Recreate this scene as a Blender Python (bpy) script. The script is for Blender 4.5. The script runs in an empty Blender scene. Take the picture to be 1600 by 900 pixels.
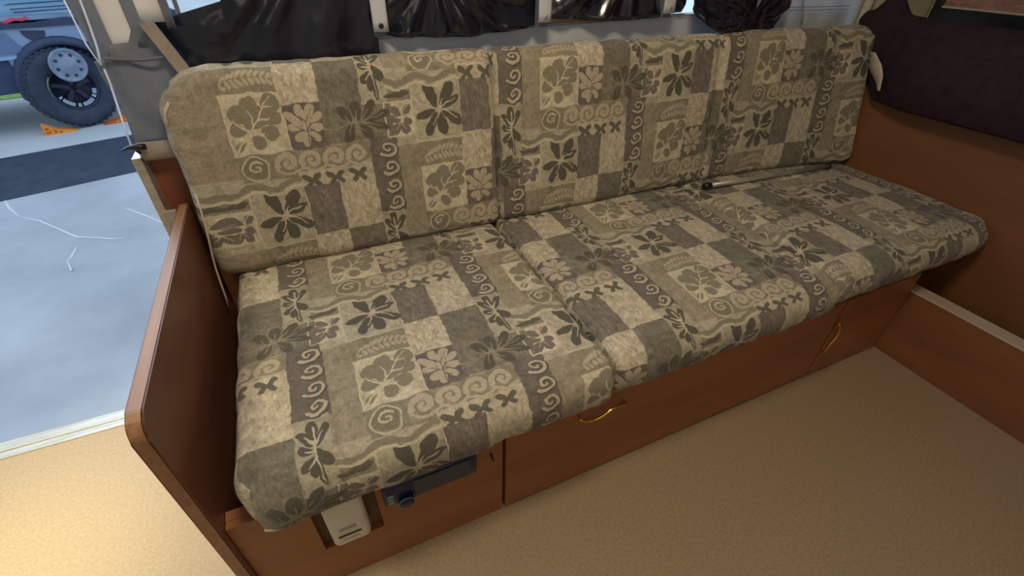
import bpy, bmesh, math, random
import numpy as np
from mathutils import Vector, Matrix, noise

random.seed(7)
SC = bpy.context.scene
COL = SC.collection
PI = math.pi

# ------------------------------------------------------------------ camera
F = 719.417 / 1600.0 * 36.0
RT = Vector((0.9095815, -0.4151452, 0.0177761))
UPV = Vector((0.2361860, 0.5517326, 0.7998796))
FW = Vector((0.3418738, 0.7233572, -0.5998972))
CAM = Vector((0, 0, 1.1))
cam = bpy.data.cameras.new('camera')
cam.sensor_width = 36.0
cam.lens = F
cam.clip_start = 0.01
cam_o = bpy.data.objects.new('camera', cam)
COL.objects.link(cam_o)
cam_o.matrix_world = Matrix(((RT[0], UPV[0], -FW[0], CAM[0]), (RT[1], UPV[1], -FW[1], CAM[1]),
                             (RT[2], UPV[2], -FW[2], CAM[2]), (0, 0, 0, 1)))
SC.camera = cam_o

# ------------------------------------------------------------------ world, lights, exposure
SC.view_settings.view_transform = 'Standard'
SC.view_settings.look = 'None'
SC.view_settings.gamma = 1.0
SC.view_settings.use_curve_mapping = False
SC.view_settings.exposure = 0.0
W = bpy.data.worlds.new('world')
SC.world = W
W.use_nodes = True
wb = W.node_tree.nodes['Background']
wb.inputs['Color'].default_value = (0.60, 0.78, 1.0, 1)
wb.inputs['Strength'].default_value = 1.15


def area(name, loc, target, sx, sy, power, color, spread=180):
    l = bpy.data.lights.new(name, 'AREA')
    l.spread = math.radians(spread)
    l.shape = 'RECTANGLE'
    l.size = sx
    l.size_y = sy
    l.energy = power
    l.color = color
    o = bpy.data.objects.new(name, l)
    COL.objects.link(o)
    o.location = loc
    o.rotation_euler = (Vector(target) - Vector(loc)).to_track_quat('-Z', 'Y').to_euler()
    return o


area('ceiling_lamp_light', (0.22, 0.30, 1.93), (0.35, 0.72, 0.0), 0.35, 0.25, 13.0, (1.0, 0.83, 0.60))
area('entry_fill_light', (-1.10, 0.55, 1.95), (-0.78, 0.82, 0.0), 0.3, 0.3, 6.5, (1.0, 0.90, 0.54), 48)  # unseen fill light added to brighten the floor by the doorway
area('rear_window_light', (0.1, -1.15, 1.5), (0.4, 0.8, 0.5), 1.4, 0.6, 3.0, (1.0, 0.86, 0.66))
area('door_light', (-0.75, 1.75, 1.25), (-0.10, 0.8, 0.5), 0.8, 1.2, 8.5, (0.62, 0.80, 1.0))

# ------------------------------------------------------------------ helpers


def px(x, y, ax, v):
    """the point of the plane axis=v seen at this spot of the photograph"""
    d = RT * ((x - 800) / 719.417) + UPV * (-(y - 450) / 719.417) + FW
    t = (v - CAM[ax]) / d[ax]
    return CAM + d * t


def tag(o, label=None, cat=None, group=None, kind=None):
    if label:
        o['label'] = label
    if cat:
        o['category'] = cat
    if group:
        o['group'] = group
    if kind:
        o['kind'] = kind
    return o


def empty(name, loc, label, cat, group=None):
    o = bpy.data.objects.new(name, None)
    COL.objects.link(o)
    o.location = loc
    o.empty_display_size = 0.05
    return tag(o, label, cat, group)


def link(name, me, mat, parent=None, smooth=False):
    if mat is not None:
        me.materials.append(mat)
    if smooth:
        me.polygons.foreach_set('use_smooth', [True] * len(me.polygons))
    o = bpy.data.objects.new(name, me)
    COL.objects.link(o)
    if parent is not None:
        o.parent = parent
        o.matrix_parent_inverse = Matrix.Translation(-Vector(parent.location)) if parent.type == 'EMPTY' and parent.parent is None else Matrix()
        if parent.type == 'EMPTY' and parent.parent is None:
            # bake the offset into the mesh so that plain transforms hold
            me.transform(Matrix.Translation(-Vector(parent.location)))
            o.matrix_parent_inverse = Matrix()
    return o


def obj(name, bm, mat, parent=None, smooth=False):
    me = bpy.data.meshes.new(name)
    bmesh.ops.recalc_face_normals(bm, faces=bm.faces)
    bm.to_mesh(me)
    bm.free()
    # children of a mesh part are given in world space; the part keeps identity transform,
    # except that it may sit under an empty: shift by that empty's place
    if parent is not None and parent.type != 'EMPTY' and parent.parent is not None:
        me.transform(Matrix.Translation(-Vector(parent.parent.location)))
    return link(name, me, mat, parent, smooth)


def box(bm, x0, x1, y0, y1, z0, z1, bevel=0.0, seg=2):
    t = bmesh.new()
    bmesh.ops.create_cube(t, size=1.0)
    for v in t.verts:
        v.co = Vector(((x0 + x1) / 2 + v.co.x * (x1 - x0), (y0 + y1) / 2 + v.co.y * (y1 - y0), (z0 + z1) / 2 + v.co.z * (z1 - z0)))
    if bevel > 0:
        bmesh.ops.bevel(t, geom=list(t.edges), offset=bevel, segments=seg, affect='EDGES', profile=0.5)
    merge(bm, t)
    return bm


def merge(bm, t, M=None):
    if M is not None:
        t.transform(M)
    me = bpy.data.meshes.new('tmp')
    t.to_mesh(me)
    t.free()
    bm.from_mesh(me)
    bpy.data.meshes.remove(me)


def tube(bm, pts, r, seg=10, cap=True):
    pts = [Vector(p) for p in pts]
    n = len(pts)
    rings = []
    up = Vector((0.13, 0.27, 0.95))
    for i, p in enumerate(pts):
        d = (pts[min(i + 1, n - 1)] - pts[max(i - 1, 0)]).normalized()
        a = d.cross(up)
        if a.length < 1e-3:
            a = d.cross(Vector((1, 0, 0)))
        a.normalize()
        b = d.cross(a)
        rr = r[i] if isinstance(r, (list, tuple)) else r
        rings.append([bm.verts.new(p + (a * math.cos(2 * PI * k / seg) + b * math.sin(2 * PI * k / seg)) * rr) for k in range(seg)])
    for i in range(n - 1):
        for k in range(seg):
            bm.faces.new((rings[i][k], rings[i][(k + 1) % seg], rings[i + 1][(k + 1) % seg], rings[i + 1][k]))
    if cap:
        bm.faces.new(rings[0][::-1])
        bm.faces.new(rings[-1])
    return bm


def prism(bm, pts, ax, v0, v1):
    """a polygon given in the two other axes, extruded along ax from v0 to v1"""
    def P(q, v):
        c = list(q)
        c.insert(ax, v)
        return Vector(c)
    a = [bm.verts.new(P(q, v0)) for q in pts]
    b = [bm.verts.new(P(q, v1)) for q in pts]
    bm.faces.new(a)
    bm.faces.new(b[::-1])
    for i in range(len(pts)):
        j = (i + 1) % len(pts)
        bm.faces.new((a[i], b[i], b[j], a[j]))
    return bm


def sheet(nu, nv, fn, thick=0.0):
    bm = bmesh.new()
    g = [[bm.verts.new(fn(i / nu, j / nv)) for j in range(nv + 1)] for i in range(nu + 1)]
    for i in range(nu):
        for j in range(nv):
            bm.faces.new((g[i][j], g[i + 1][j], g[i + 1][j + 1], g[i][j + 1]))
    if thick:
        bm.normal_update()
        geom = bm.faces[:]
        bmesh.ops.solidify(bm, geom=geom, thickness=thick)
    return bm


def lathe(bm, prof, M, seg=40, close=False):
    """prof: (radius, along) pairs; M places the axis (local z)"""
    rings = []
    for r, a in prof:
        rings.append([bm.verts.new(M @ Vector((r * math.cos(2 * PI * k / seg), r * math.sin(2 * PI * k / seg), a))) for k in range(seg)])
    for i in range(len(rings) - 1):
        for k in range(seg):
            bm.faces.new((rings[i][k], rings[i][(k + 1) % seg], rings[i + 1][(k + 1) % seg], rings[i + 1][k]))
    if close:
        bm.faces.new(rings[0][::-1])
        bm.faces.new(rings[-1])
    return bm


# ------------------------------------------------------------------ materials
def srgb(r, g, b):
    f = lambda c: (c / 255 / 12.92) if c / 255 <= 0.04045 else ((c / 255 + 0.055) / 1.055) ** 2.4
    return (f(r), f(g), f(b), 1.0)


def mat(name, base, rough=0.6, vary=None, scale=(8, 8, 8), detail=4, bump=0.0, bscale=200, metal=0.0, spec=0.5, coat=0.0, transl=0.0, bdist=0.001, lo=0.35, hi=0.65):
    m = bpy.data.materials.new(name)
    m.use_nodes = True
    nt = m.node_tree
    N, L = nt.nodes, nt.links
    bs = N['Principled BSDF']
    bs.inputs['Base Color'].default_value = base
    bs.inputs['Roughness'].default_value = rough
    bs.inputs['Metallic'].default_value = metal
    bs.inputs['Specular IOR Level'].default_value = spec
    if coat:
        bs.inputs['Coat Weight'].default_value = coat
        bs.inputs['Coat Roughness'].default_value = 0.15
    tc = N.new('ShaderNodeTexCoord')
    if vary is not None:
        mp = N.new('ShaderNodeMapping')
        mp.inputs['Scale'].default_value = scale
        L.new(tc.outputs['Object'], mp.inputs['Vector'])
        nz = N.new('ShaderNodeTexNoise')
        nz.inputs['Scale'].default_value = 1.0
        nz.inputs['Detail'].default_value = detail
        nz.inputs['Roughness'].default_value = 0.6
        L.new(mp.outputs[0], nz.inputs['Vector'])
        cr = N.new('ShaderNodeValToRGB')
        cr.color_ramp.elements[0].position = lo
        cr.color_ramp.elements[1].position = hi
        cr.color_ramp.elements[0].color = base
        cr.color_ramp.elements[1].color = vary
        L.new(nz.outputs['Fac'], cr.inputs['Fac'])
        L.new(cr.outputs['Color'], bs.inputs['Base Color'])
    if bump:
        n2 = N.new('ShaderNodeTexNoise')
        n2.inputs['Scale'].default_value = bscale
        n2.inputs['Detail'].default_value = 3
        L.new(tc.outputs['Object'], n2.inputs['Vector'])
        bp = N.new('ShaderNodeBump')
        bp.inputs['Strength'].default_value = bump
        bp.inputs['Distance'].default_value = bdist
        L.new(n2.outputs['Fac'], bp.inputs['Height'])
        L.new(bp.outputs['Normal'], bs.inputs['Normal'])
    if transl:
        tr = N.new('ShaderNodeBsdfTranslucent')
        tr.inputs['Color'].default_value = base
        mx = N.new('ShaderNodeMixShader')
        mx.inputs['Fac'].default_value = transl
        L.new(bs.outputs[0], mx.inputs[1])
        L.new(tr.outputs[0], mx.inputs[2])
        L.new(mx.outputs[0], N['Material Output'].inputs['Surface'])
    return m


M = {}
M['wood'] = mat('orange_wood', srgb(150, 88, 46), 0.42, srgb(172, 106, 58), (2.2, 2.2, 24), 5, 0.15, 60)
M['wood_x'] = mat('orange_wood_long_grain', srgb(142, 88, 54), 0.42, srgb(158, 102, 64), (1.6, 14, 14), 5, 0.15, 60)
M['wood_dark'] = mat('brown_wood', srgb(98, 62, 46), 0.4, srgb(116, 74, 54), (14, 2.5, 14), 5, 0.15, 60)
M['wood_wall'] = mat('warm_wood_panel', srgb(116, 74, 44), 0.5, srgb(130, 84, 50), (14, 2.0, 10), 5, 0.12, 60)
M['edge'] = mat('panel_edge_banding', srgb(132, 92, 62), 0.4, srgb(158, 116, 82), (60, 3, 60), 4)
M['vinyl'] = mat('vinyl_floor', srgb(144, 124, 98), 0.5, srgb(160, 139, 111), (150, 150, 150), 6, 0.35, 300, bdist=0.0005)
M['alu'] = mat('aluminium', srgb(176, 172, 164), 0.35, srgb(200, 198, 192), (6, 60, 60), 3, metal=0.6)
M['alu_pole'] = mat('dull_aluminium_tube', srgb(176, 176, 170), 0.35, srgb(150, 150, 146), (20, 90, 90), 3, metal=0.35)
M['black'] = mat('black_plastic', srgb(18, 18, 22), 0.4, srgb(28, 28, 32), (30, 30, 30), 3)
M['white'] = mat('white_plastic', srgb(216, 208, 188), 0.45, srgb(226, 219, 202), (20, 20, 20), 3)
M['brass'] = mat('polished_brass', srgb(226, 176, 84), 0.18, srgb(238, 196, 104), (30, 30, 30), 3, metal=1.0)
M['canvas'] = mat('grey_tent_canvas', srgb(130, 138, 150), 0.85, srgb(144, 151, 162), (25, 25, 25), 4, 0.4, 500, transl=0.35)
M['canvas_blue'] = mat('pale_blue_grey_canvas', srgb(200, 202, 204), 0.8, srgb(210, 212, 214), (10, 10, 14), 4, 0.35, 500, transl=0.2)
M['canvas_sun'] = mat('cream_tent_canvas', srgb(228, 216, 202), 0.85, srgb(234, 223, 210), (20, 20, 20), 3, 0.4, 500, transl=0.6)
M['canvas_white'] = mat('white_tent_canvas', srgb(214, 218, 226), 0.8, srgb(226, 229, 234), (12, 12, 12), 4, 0.3, 500, transl=0.3)
M['canvas_dark'] = mat('dark_canvas_hem', srgb(96, 98, 108), 0.85, srgb(110, 112, 120), (30, 30, 30), 4, 0.3, 500)
M['tan'] = mat('tan_webbing', srgb(144, 135, 126), 0.8, srgb(156, 147, 137), (40, 40, 40), 4, 0.4, 600)
M['film'] = mat('black_vinyl_film', srgb(12, 17, 32), 0.17, srgb(24, 28, 40), (6, 6, 6), 3, spec=0.6, coat=0.3)
M['blanket'] = mat('dark_plum_fleece', srgb(48, 36, 43), 0.95, srgb(57, 43, 50), (30, 30, 30), 4, 0.5, 350, spec=0.1)
M['lining'] = mat('cream_fabric', srgb(186, 176, 158), 0.85, srgb(200, 190, 172), (30, 30, 30), 4, 0.3, 400)
M['navy'] = mat('navy_plastic', srgb(22, 26, 62), 0.3, srgb(28, 34, 76), (20, 20, 20), 3)
M['slate'] = mat('slate_grey_display', srgb(52, 58, 72), 0.25, srgb(60, 66, 80), (20, 20, 20), 3)
M['socket'] = mat('brown_recess', srgb(84, 58, 40), 0.6, srgb(96, 66, 46), (20, 20, 20), 3)
M['concrete'] = mat('grey_concrete', srgb(176, 178, 182), 0.75, srgb(204, 205, 208), (1.1, 1.1, 1.1), 9, 0.3, 60, bdist=0.003)
M['concrete_far'] = mat('pale_concrete_slab', srgb(200, 204, 208), 0.75, srgb(216, 218, 220), (1.5, 1.5, 1.5), 7, 0.3, 60)
M['ground_dark'] = mat('dark_ground', srgb(52, 60, 76), 0.85, srgb(66, 74, 90), (6, 6, 6), 6, 0.4, 80)
M['crack'] = mat('pale_crack_filler', srgb(226, 228, 230), 0.8, srgb(236, 238, 240), (9, 9, 9), 3)
M['grass'] = mat('lawn_grass', srgb(130, 176, 84), 0.9, srgb(158, 200, 104), (14, 14, 14), 4, 0.6, 60, bdist=0.01)
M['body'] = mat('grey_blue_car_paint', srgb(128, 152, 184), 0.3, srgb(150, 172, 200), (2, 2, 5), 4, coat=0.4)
M['body_dark'] = mat('dark_trim', srgb(48, 60, 88), 0.6, srgb(58, 70, 98), (5, 5, 5), 3)
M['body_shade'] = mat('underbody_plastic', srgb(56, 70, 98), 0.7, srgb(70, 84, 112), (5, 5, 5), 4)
M['carglass'] = mat('tinted_car_glass', srgb(120, 168, 205), 0.12, srgb(150, 190, 218), (1.2, 3, 14), 5, coat=0.5)
M['tyre'] = mat('black_rubber', srgb(50, 58, 76), 0.8, srgb(64, 72, 90), (12, 12, 12), 4, 0.4, 60)
M['rim'] = mat('black_wheel_rim', srgb(34, 42, 62), 0.4, srgb(42, 50, 72), (12, 12, 12), 3)
M['steel'] = mat('grey_steel', srgb(128, 142, 164), 0.5, srgb(150, 162, 182), (16, 16, 16), 4, metal=0.1)
M['polish'] = mat('polished_rim_segment', srgb(196, 220, 232), 0.3, srgb(220, 236, 244), (10, 10, 10), 3)
M['orange'] = mat('orange_plastic', srgb(246, 142, 34), 0.45, srgb(252, 158, 50), (10, 10, 10), 3)
M['orange_dark'] = mat('dark_orange_plastic', srgb(190, 92, 26), 0.6, srgb(204, 104, 34), (10, 10, 10), 3)
M['red'] = mat('red_decal', srgb(226, 70, 92), 0.4, srgb(236, 84, 104), (10, 10, 10), 3)
M['screen'] = mat('brown_pink_window_shade', srgb(150, 112, 98), 0.8, srgb(178, 140, 124), (6, 20, 60), 5)
M['roof'] = mat('tent_roof_vinyl', srgb(214, 204, 186), 0.8, srgb(222, 212, 194), (5, 5, 5), 3)
M['brickish'] = mat('tan_brown_siding', srgb(150, 110, 80), 0.8, srgb(176, 134, 100), (2, 2, 10), 4)

# ------------------------------------------------------------------ printed upholstery, drawn by code
# one stripe of the print is TU wide and TV tall; the next stripe is dropped by half a repeat
TU, TV = 0.398, 0.400
RES = 1640.0
NW, NH = int(round(2 * TU * RES)), int(round(TV * RES))
rng = np.random.RandomState(3)


def fft_noise(h, w, sx, sy, seed):
    r = np.random.RandomState(seed).randn(h, w)
    fy = np.fft.fftfreq(h)[:, None]
    fx = np.fft.fftfreq(w)[None, :]
    g = np.exp(-2 * PI * PI * ((fx * sx) ** 2 + (fy * sy) ** 2))
    o = np.real(np.fft.ifft2(np.fft.fft2(r) * g))
    return o / o.std()


WX = fft_noise(NH, NW, 9, 9, 1) * 0.0010 + fft_noise(NH, NW, 3, 3, 5) * 0.00035
WY = fft_noise(NH, NW, 9, 9, 2) * 0.0010 + fft_noise(NH, NW, 3, 3, 6) * 0.00035
IMG = np.zeros((NH, NW, 3))
HGT = np.zeros((NH, NW))
MOT = fft_noise(NH, NW, 7, 7, 11) + 0.6 * fft_noise(NH, NW, 3, 3, 12)
GX, GY = np.meshgrid((np.arange(NW) + 0.5) / RES, (np.arange(NH) + 0.5) / RES)
GX = GX + WX
GY = GY + WY
c3 = lambda *c: np.array(srgb(*c)[:3])
BEIGE = c3(200, 188, 156)
PALE = c3(190, 176, 148)
FIELD = c3(156, 143, 118)
BAND = c3(143, 133, 107)
LEAF = c3(96, 90, 76)
LEAFP = c3(112, 100, 92)
COLB = c3(114, 104, 93)
GREEN = c3(122, 115, 97)
PURP = c3(124, 113, 101)
SAGE = c3(178, 168, 140)
MIDL = c3(140, 130, 106)
OAK = c3(184, 168, 140)


def local(cx, cy, hw):
    """for both stripes: (mask window, dx, dy) around a centre, wrapped"""
    for n in (0, 1):
        ox, oy = cx + n * TU, cy + n * TV / 2
        dx = (GX - ox + TU) % (2 * TU) - TU
        dy = (GY - oy + TV / 2) % TV - TV / 2
        yield dx, dy


def paint(m, col, h=None):
    global IMG, HGT
    m = np.clip(m, 0, 1)
    IMG = IMG * (1 - m[..., None]) + np.asarray(col) * m[..., None]
    if h is not None:
        HGT = HGT * (1 - m) + h * m


def aa(d):
    return np.clip(0.5 - d * RES / 1.3, 0, 1)


def rect(x0, x1, y0, y1, col, h=0.0):
    cx, cy = (x0 + x1) / 2, (y0 + y1) / 2
    for dx, dy in local(cx, cy, 0):
        d = np.maximum(np.abs(dx) - (x1 - x0) / 2, np.abs(dy) - (y1 - y0) / 2)
        paint(aa(d), col, h)


def sub(cx, cy, hw, fn):
    """run fn(dx, dy) -> list of (distance, colour, height) on a window only"""
    global IMG, HGT
    k = int(hw * RES) + 3
    for n in (0, 1):
        ox, oy = (cx + n * TU) * RES, (cy + n * TV / 2) * RES
        ix = np.arange(int(ox) - k, int(ox) + k + 1) % NW
        iy = np.arange(int(oy) - k, int(oy) + k + 1) % NH
        g = np.ix_(iy, ix)
        X = (np.arange(int(ox) - k, int(ox) + k + 1) + 0.5)[None, :] / RES - (cx + n * TU) + WX[g]
        Y = (np.arange(int(oy) - k, int(oy) + k + 1) + 0.5)[:, None] / RES - (cy + n * TV / 2) + WY[g]
        for d, col, h in fn(X, Y):
            m = aa(d)
            I = IMG[g]
            IMG[g] = I * (1 - m[..., None]) + np.asarray(col) * m[..., None]
            HGT[g] = HGT[g] * (1 - m) + h * m


def lobe(X, Y, x, y, ln, wd, ang):
    """egg shaped lobe centred at x, y (metres)"""
    c, s = math.cos(ang), math.sin(ang)
    u = (X - x) * c + (Y - y) * s
    v = -(X - x) * s + (Y - y) * c
    w = wd / 2 * (1 + 0.28 * u / (ln / 2))
    q = np.sqrt((u / (ln / 2)) ** 2 + (v / np.maximum(w, 1e-4)) ** 2)
    return (q - 1) * wd / 2 * 0.8


def seg(X, Y, a, b, w0, w1):
    ax_, ay = a
    bx, by = b
    ex, ey = bx - ax_, by - ay
    t = np.clip(((X - ax_) * ex + (Y - ay) * ey) / (ex * ex + ey * ey), 0, 1)
    return np.hypot(X - ax_ - t * ex, Y - ay - t * ey) - (w0 + (w1 - w0) * t) / 2


def poly(X, Y, pts, w0, w1):
    d = None
    n = len(pts) - 1
    for i in range(n):
        e = seg(X, Y, pts[i], pts[i + 1], w0 + (w1 - w0) * i / n, w0 + (w1 - w0) * (i + 1) / n)
        d = e if d is None else np.minimum(d, e)
    return d


def spiral(r0, turns, start, ccw=1, n=26, sx=1.0, sy=1.0):
    out = []
    for i in range(n + 1):
        t = i / n
        r = r0 * (1 - t) ** 0.85 + 0.001
        a = start + ccw * 2 * PI * turns * t
        out.append((r * math.cos(a) * sx, r * math.sin(a) * sy))
    return out


mm = 0.001


def leaf(cx, cy, lobes, veins, col, vcol, hw=0.085, vw=4.2, lw=0.86):
    """lobes: (root x, root y, tip x, tip y, width) mm; veins: polylines mm"""
    def fn(X, Y):
        out = []
        for (ax_, ay, bx, by, wd) in lobes:
            wd = wd * lw
            ln = math.hypot(bx - ax_, by - ay) * mm
            out.append((lobe(X, Y, (ax_ + bx) / 2 * mm, (ay + by) / 2 * mm, ln, wd * mm, math.atan2(by - ay, bx - ax_)), col, 0.75))
        for v in veins:
            out.append((poly(X, Y, [(a * mm, b * mm) for a, b in v], vw * mm, vw * 0.45 * mm), vcol, 0.25))
        return out
    sub(cx, cy, hw, fn)


def jit(col, f):
    return np.asarray(col) * f


# grounds
IMG[:] = FIELD
rect(0.000, 0.398, 0.0, 0.4, FIELD)
rect(0.113, 0.232, 0.028, 0.092, BAND, 0.1)       # fern band
rect(0.040, 0.113, 0.028, 0.080, jit(FIELD, 0.94))
rect(0.055, 0.232, 0.088, 0.258, SAGE, 0.3)       # wave band and petal square ground
rect(0.045, 0.113, 0.108, 0.188, BEIGE, 0.4)      # sprig square
rect(0.045, 0.113, 0.188, 0.214, BAND, 0.1)
rect(0.113, 0.399, 0.248, 0.306, jit(BAND, 1.0), 0.1)   # snail and scroll row
rect(0.113, 0.230, 0.306, 0.430, BEIGE, 0.4)      # oak leaf square
rect(0.228, 0.308, 0.306, 0.402, jit(LEAFP, 1.05), 0.1)  # pale oak leaf ground
rect(0.306, 0.458, 0.310, 0.402, jit(GREEN, 1.12), 0.15)  # hand leaf ground
rect(0.228, 0.399, 0.215, 0.258, PALE, 0.4)       # butterflies
rect(0.228, 0.310, 0.100, 0.222, PURP, 0.2)
rect(0.309, 0.399, 0.100, 0.218, PALE, 0.5)
rect(0.228, 0.310, 0.002, 0.101, PALE, 0.5)
rect(0.309, 0.399, 0.002, 0.101, GREEN, 0.2)
rect(-0.002, 0.062, 0.325, 0.512, COLB, 0.2)       # swirl column
rect(-0.002, 0.056, 0.186, 0.328, jit(SAGE, 0.92), 0.3)   # tall leaf ground


# painterly grain inside the textured blocks
def grain(x0, x1, y0, y1, amt, sx, sy, seed, rot=0):
    global IMG
    t = fft_noise(NH, NW, sx, sy, seed)
    if rot:
        t = fft_noise(NH, NW, sx, sy, seed) + np.roll(fft_noise(NH, NW, sy, sx, seed + 40), 13, 0)
    for dx, dy in local((x0 + x1) / 2, (y0 + y1) / 2, 0):
        m = ((np.abs(dx) < (x1 - x0) / 2) & (np.abs(dy) < (y1 - y0) / 2))
        wob = np.sin(dy * 140 + 2.2 * np.sin(dx * 90) + t * 1.1 + dx * 260)
        IMG = IMG * (1 + (m * amt * 1.35 * (0.55 * wob + 0.55 * t))[..., None])


grain(0.309, 0.399, 0.100, 0.218, 0.10, 2.2, 7, 21)
grain(0.228, 0.310, 0.002, 0.101, 0.12, 2.2, 5, 22)
grain(0.228, 0.310, 0.100, 0.222, 0.10, 2.0, 9, 23)
grain(0.309, 0.399, 0.002, 0.101, 0.08, 2.0, 5, 24)
grain(0.306, 0.458, 0.310, 0.402, 0.10, 1.6, 12, 25)
grain(0.113, 0.230, 0.306, 0.430, 0.04, 1.2, 9, 26)
IMG *= (1 + 0.075 * MOT)[..., None]

# thin pale outlines of the squares
for (x0, x1, y0, y1) in ((0.113, 0.230, 0.306, 0.430), (0.113, 0.232, 0.090, 0.228), (0.045, 0.113, 0.108, 0.188)):
    def fr(X, Y, w=(x1 - x0) / 2, h=(y1 - y0) / 2):
        d = np.maximum(np.abs(X) - w, np.abs(Y) - h)
        return [(np.abs(d + 0.0015) - 0.0013, jit(BEIGE, 1.03), 0.4)]
    sub((x0 + x1) / 2, (y0 + y1) / 2, 0.095, fr)

# six-petalled dark leaf
leaf(0.176, 0.160, [(-4, 6, -26, 62, 30), (6, 4, 38, 60, 31), (8, 2, 52, 26, 19), (8, -4, 56, -36, 28), (0, -6, 12, -60, 29),
                    (-6, -6, -34, -60, 26), (-8, 0, -56, -14, 24)],
     [[(-58, 36), (-46, 16), (-20, 8), (2, 2)], [(2, 2), (20, 14), (42, 20)], [(2, 2), (22, -6), (44, -26)], [(2, 2), (-4, -16), (-16, -36)], [(4, 6), (12, 22)]],
     LEAF, jit(BEIGE, 0.95))
# sprig
leaf(0.080, 0.147, [(4, 10, -20, 30, 14), (8, 8, 28, 30, 17), (2, 0, -30, 6, 17), (6, -2, 26, -8, 15), (0, -8, -24, -32, 18), (2, -8, 14, -34, 19)],
     [[(30, 36), (12, 22), (2, 2), (-12, -24)], [(2, 4), (-14, 8)], [(6, 10), (18, 10)], [(-2, -6), (8, -22)]], LEAFP * 1.25, jit(BEIGE, 1.02), 0.05, 2.6, 1.12)
# half leaf left of the petals
leaf(0.080, 0.201, [(-30, -2, 30, 4, 17)], [[(-28, 2), (26, 5)]], LEAF * 1.1, LEAF * 1.7, 0.04, 1.4)
# tall leaf in the swirl column
leaf(0.028, 0.262, [(0, 18, -4, 60, 21), (-2, 10, -24, 44, 17), (4, 8, 24, 50, 18), (2, 4, 24, -30, 24), (-2, 0, -25, 10, 17), (-2, -8, -24, -32, 20), (4, -16, 6, -68, 13), (-1, -12, -6, -48, 16)],
     [[(-2, 44), (0, 20), (2, 0), (4, -30), (6, -62)], [(0, 14), (-14, 30)], [(2, 14), (14, 34)], [(2, 0), (-16, 4)], [(3, -10), (-12, -26)]],
     LEAF, jit(BEIGE, 0.92), 0.08)
# hand shaped leaf lying on its side
leaf(0.386, 0.352, [(-20, 2, -44, 34, 26), (-4, 4, -8, 44, 26), (8, 6, 36, 44, 22), (16, 2, 70, 16, 20), (12, -2, 62, -20, 19), (0, -6, 20, -42, 25), (-16, -6, -38, -42, 27)],
     [[(-82, -8), (-56, -10), (-24, -3), (8, 2), (56, 14)], [(-24, -2), (-34, 16)], [(-10, 2), (-6, 24)], [(2, 4), (22, 26)], [(6, -1), (44, -14)], [(-8, -4), (8, -26)], [(-20, -6), (-28, -28)]],
     LEAF * 0.98, jit(MIDL, 1.25), 0.10, 3.0)
# oak leaf in the bright square
leaf(0.172, 0.370, [(20, 22, 50, 52, 30), (0, 20, -10, 52, 28), (-14, 4, -44, 34, 28), (-22, -14, -52, -6, 22), (14, 4, 52, 12, 24), (4, -14, 40, -26, 26), (-16, -26, 6, -50, 22), (-30, -34, -50, -52, 12), (-20, -10, 20, 30, 34)],
     [[(-56, -58), (-30, -32), (-6, -6), (16, 26), (38, 52)], [(-16, -16), (-38, 2), (-40, 12)], [(-4, -2), (-12, 26)], [(4, 8), (30, 8)], [(-18, -20), (10, -24)], [(18, 30), (38, 32)]],
     MIDL, jit(BEIGE, 1.03), 0.085, 4.6, 1.22)
# pale oak leaf on dark
leaf(0.269, 0.355, [(-2, 14, -12, 44, 22), (4, 14, 18, 44, 20), (-6, 2, -38, 30, 20), (6, 4, 37, 24, 20), (-6, -6, -38, 2, 19), (6, -4, 36, -6, 20), (-4, -16, -28, -28, 19), (4, -14, 26, -32, 18), (0, -10, -8, -44, 20), (-4, -22, 4, 22, 16)],
     [[(0, -46), (0, -18), (2, 6), (14, 34)], [(0, -14), (-22, 2)], [(1, -6), (22, 6)], [(0, -24), (14, -30)], [(2, 6), (-16, 26)]], OAK, LEAFP * 0.9, 0.06, 2.2)
# fern
lb = []
for k in range(9):
    x = -46 + k * 11
    y0 = 2 - 0.004 * (x - 5) ** 2
    h = 20 - abs(k - 4) * 1.6
    lb.append((x, y0, x + 12, y0 + h, 9))
    lb.append((x, y0, x + 10, y0 - h * 0.9, 9))
lb.append((42, 0, 58, 4, 9))
leaf(0.172, 0.058, lb, [[(-52, -6), (-20, 1), (20, 3), (56, 4)]], OAK, BAND * 0.95, 0.07, 1.6)

# swirls in the column: pale hooks
for k in range(4):
    def fn(X, Y):
        sp = [(x * 1.0 + 0.004, y * 0.86) for x, y in spiral(0.0205, 1.35, -2.5, 1)]
        tail = [(-0.034, 0.006), (-0.026, -0.010)]
        return [(poly(X, Y, [(a + .002, b - .003) for a, b in sp], 0.012, 0.006), COLB * 0.72, 0.15),
                (poly(X, Y, sp, 0.0075, 0.0035), PALE * 0.97, 0.6)]
    sub(0.036, 0.350 + k * 0.045, 0.045, fn)
# scroll row: heavy pale scrolls
for k in range(4):
    def fn(X, Y):
        sp = [(x, y * 0.92) for x, y in spiral(0.0215, 1.3, -2.9, -1)]
        return [(poly(X, Y, sp, 0.0125, 0.007), OAK, 0.6), (poly(X, Y, [(-0.024, -0.014), (0.0, -0.024), (0.026, -0.018)], 0.006, 0.006), OAK, 0.6)]
    sub(0.212 + k * 0.051, 0.281, 0.045, fn)
# snail
def fn(X, Y):
    R_ = np.hypot(X, Y)
    a = np.arctan2(Y, X)
    sp = spiral(0.014, 1.2, 0.6, 1)
    return [(R_ - 0.0235, MIDL * 0.86, 0.2), (np.abs(R_ - 0.0265 + 0.003 * np.sin(a)) - 0.0016, BEIGE * 0.95, 0.4), (poly(X, Y, sp, 0.006, 0.003), BEIGE * 0.92, 0.6)]
sub(0.146, 0.278, 0.04, fn)
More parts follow.
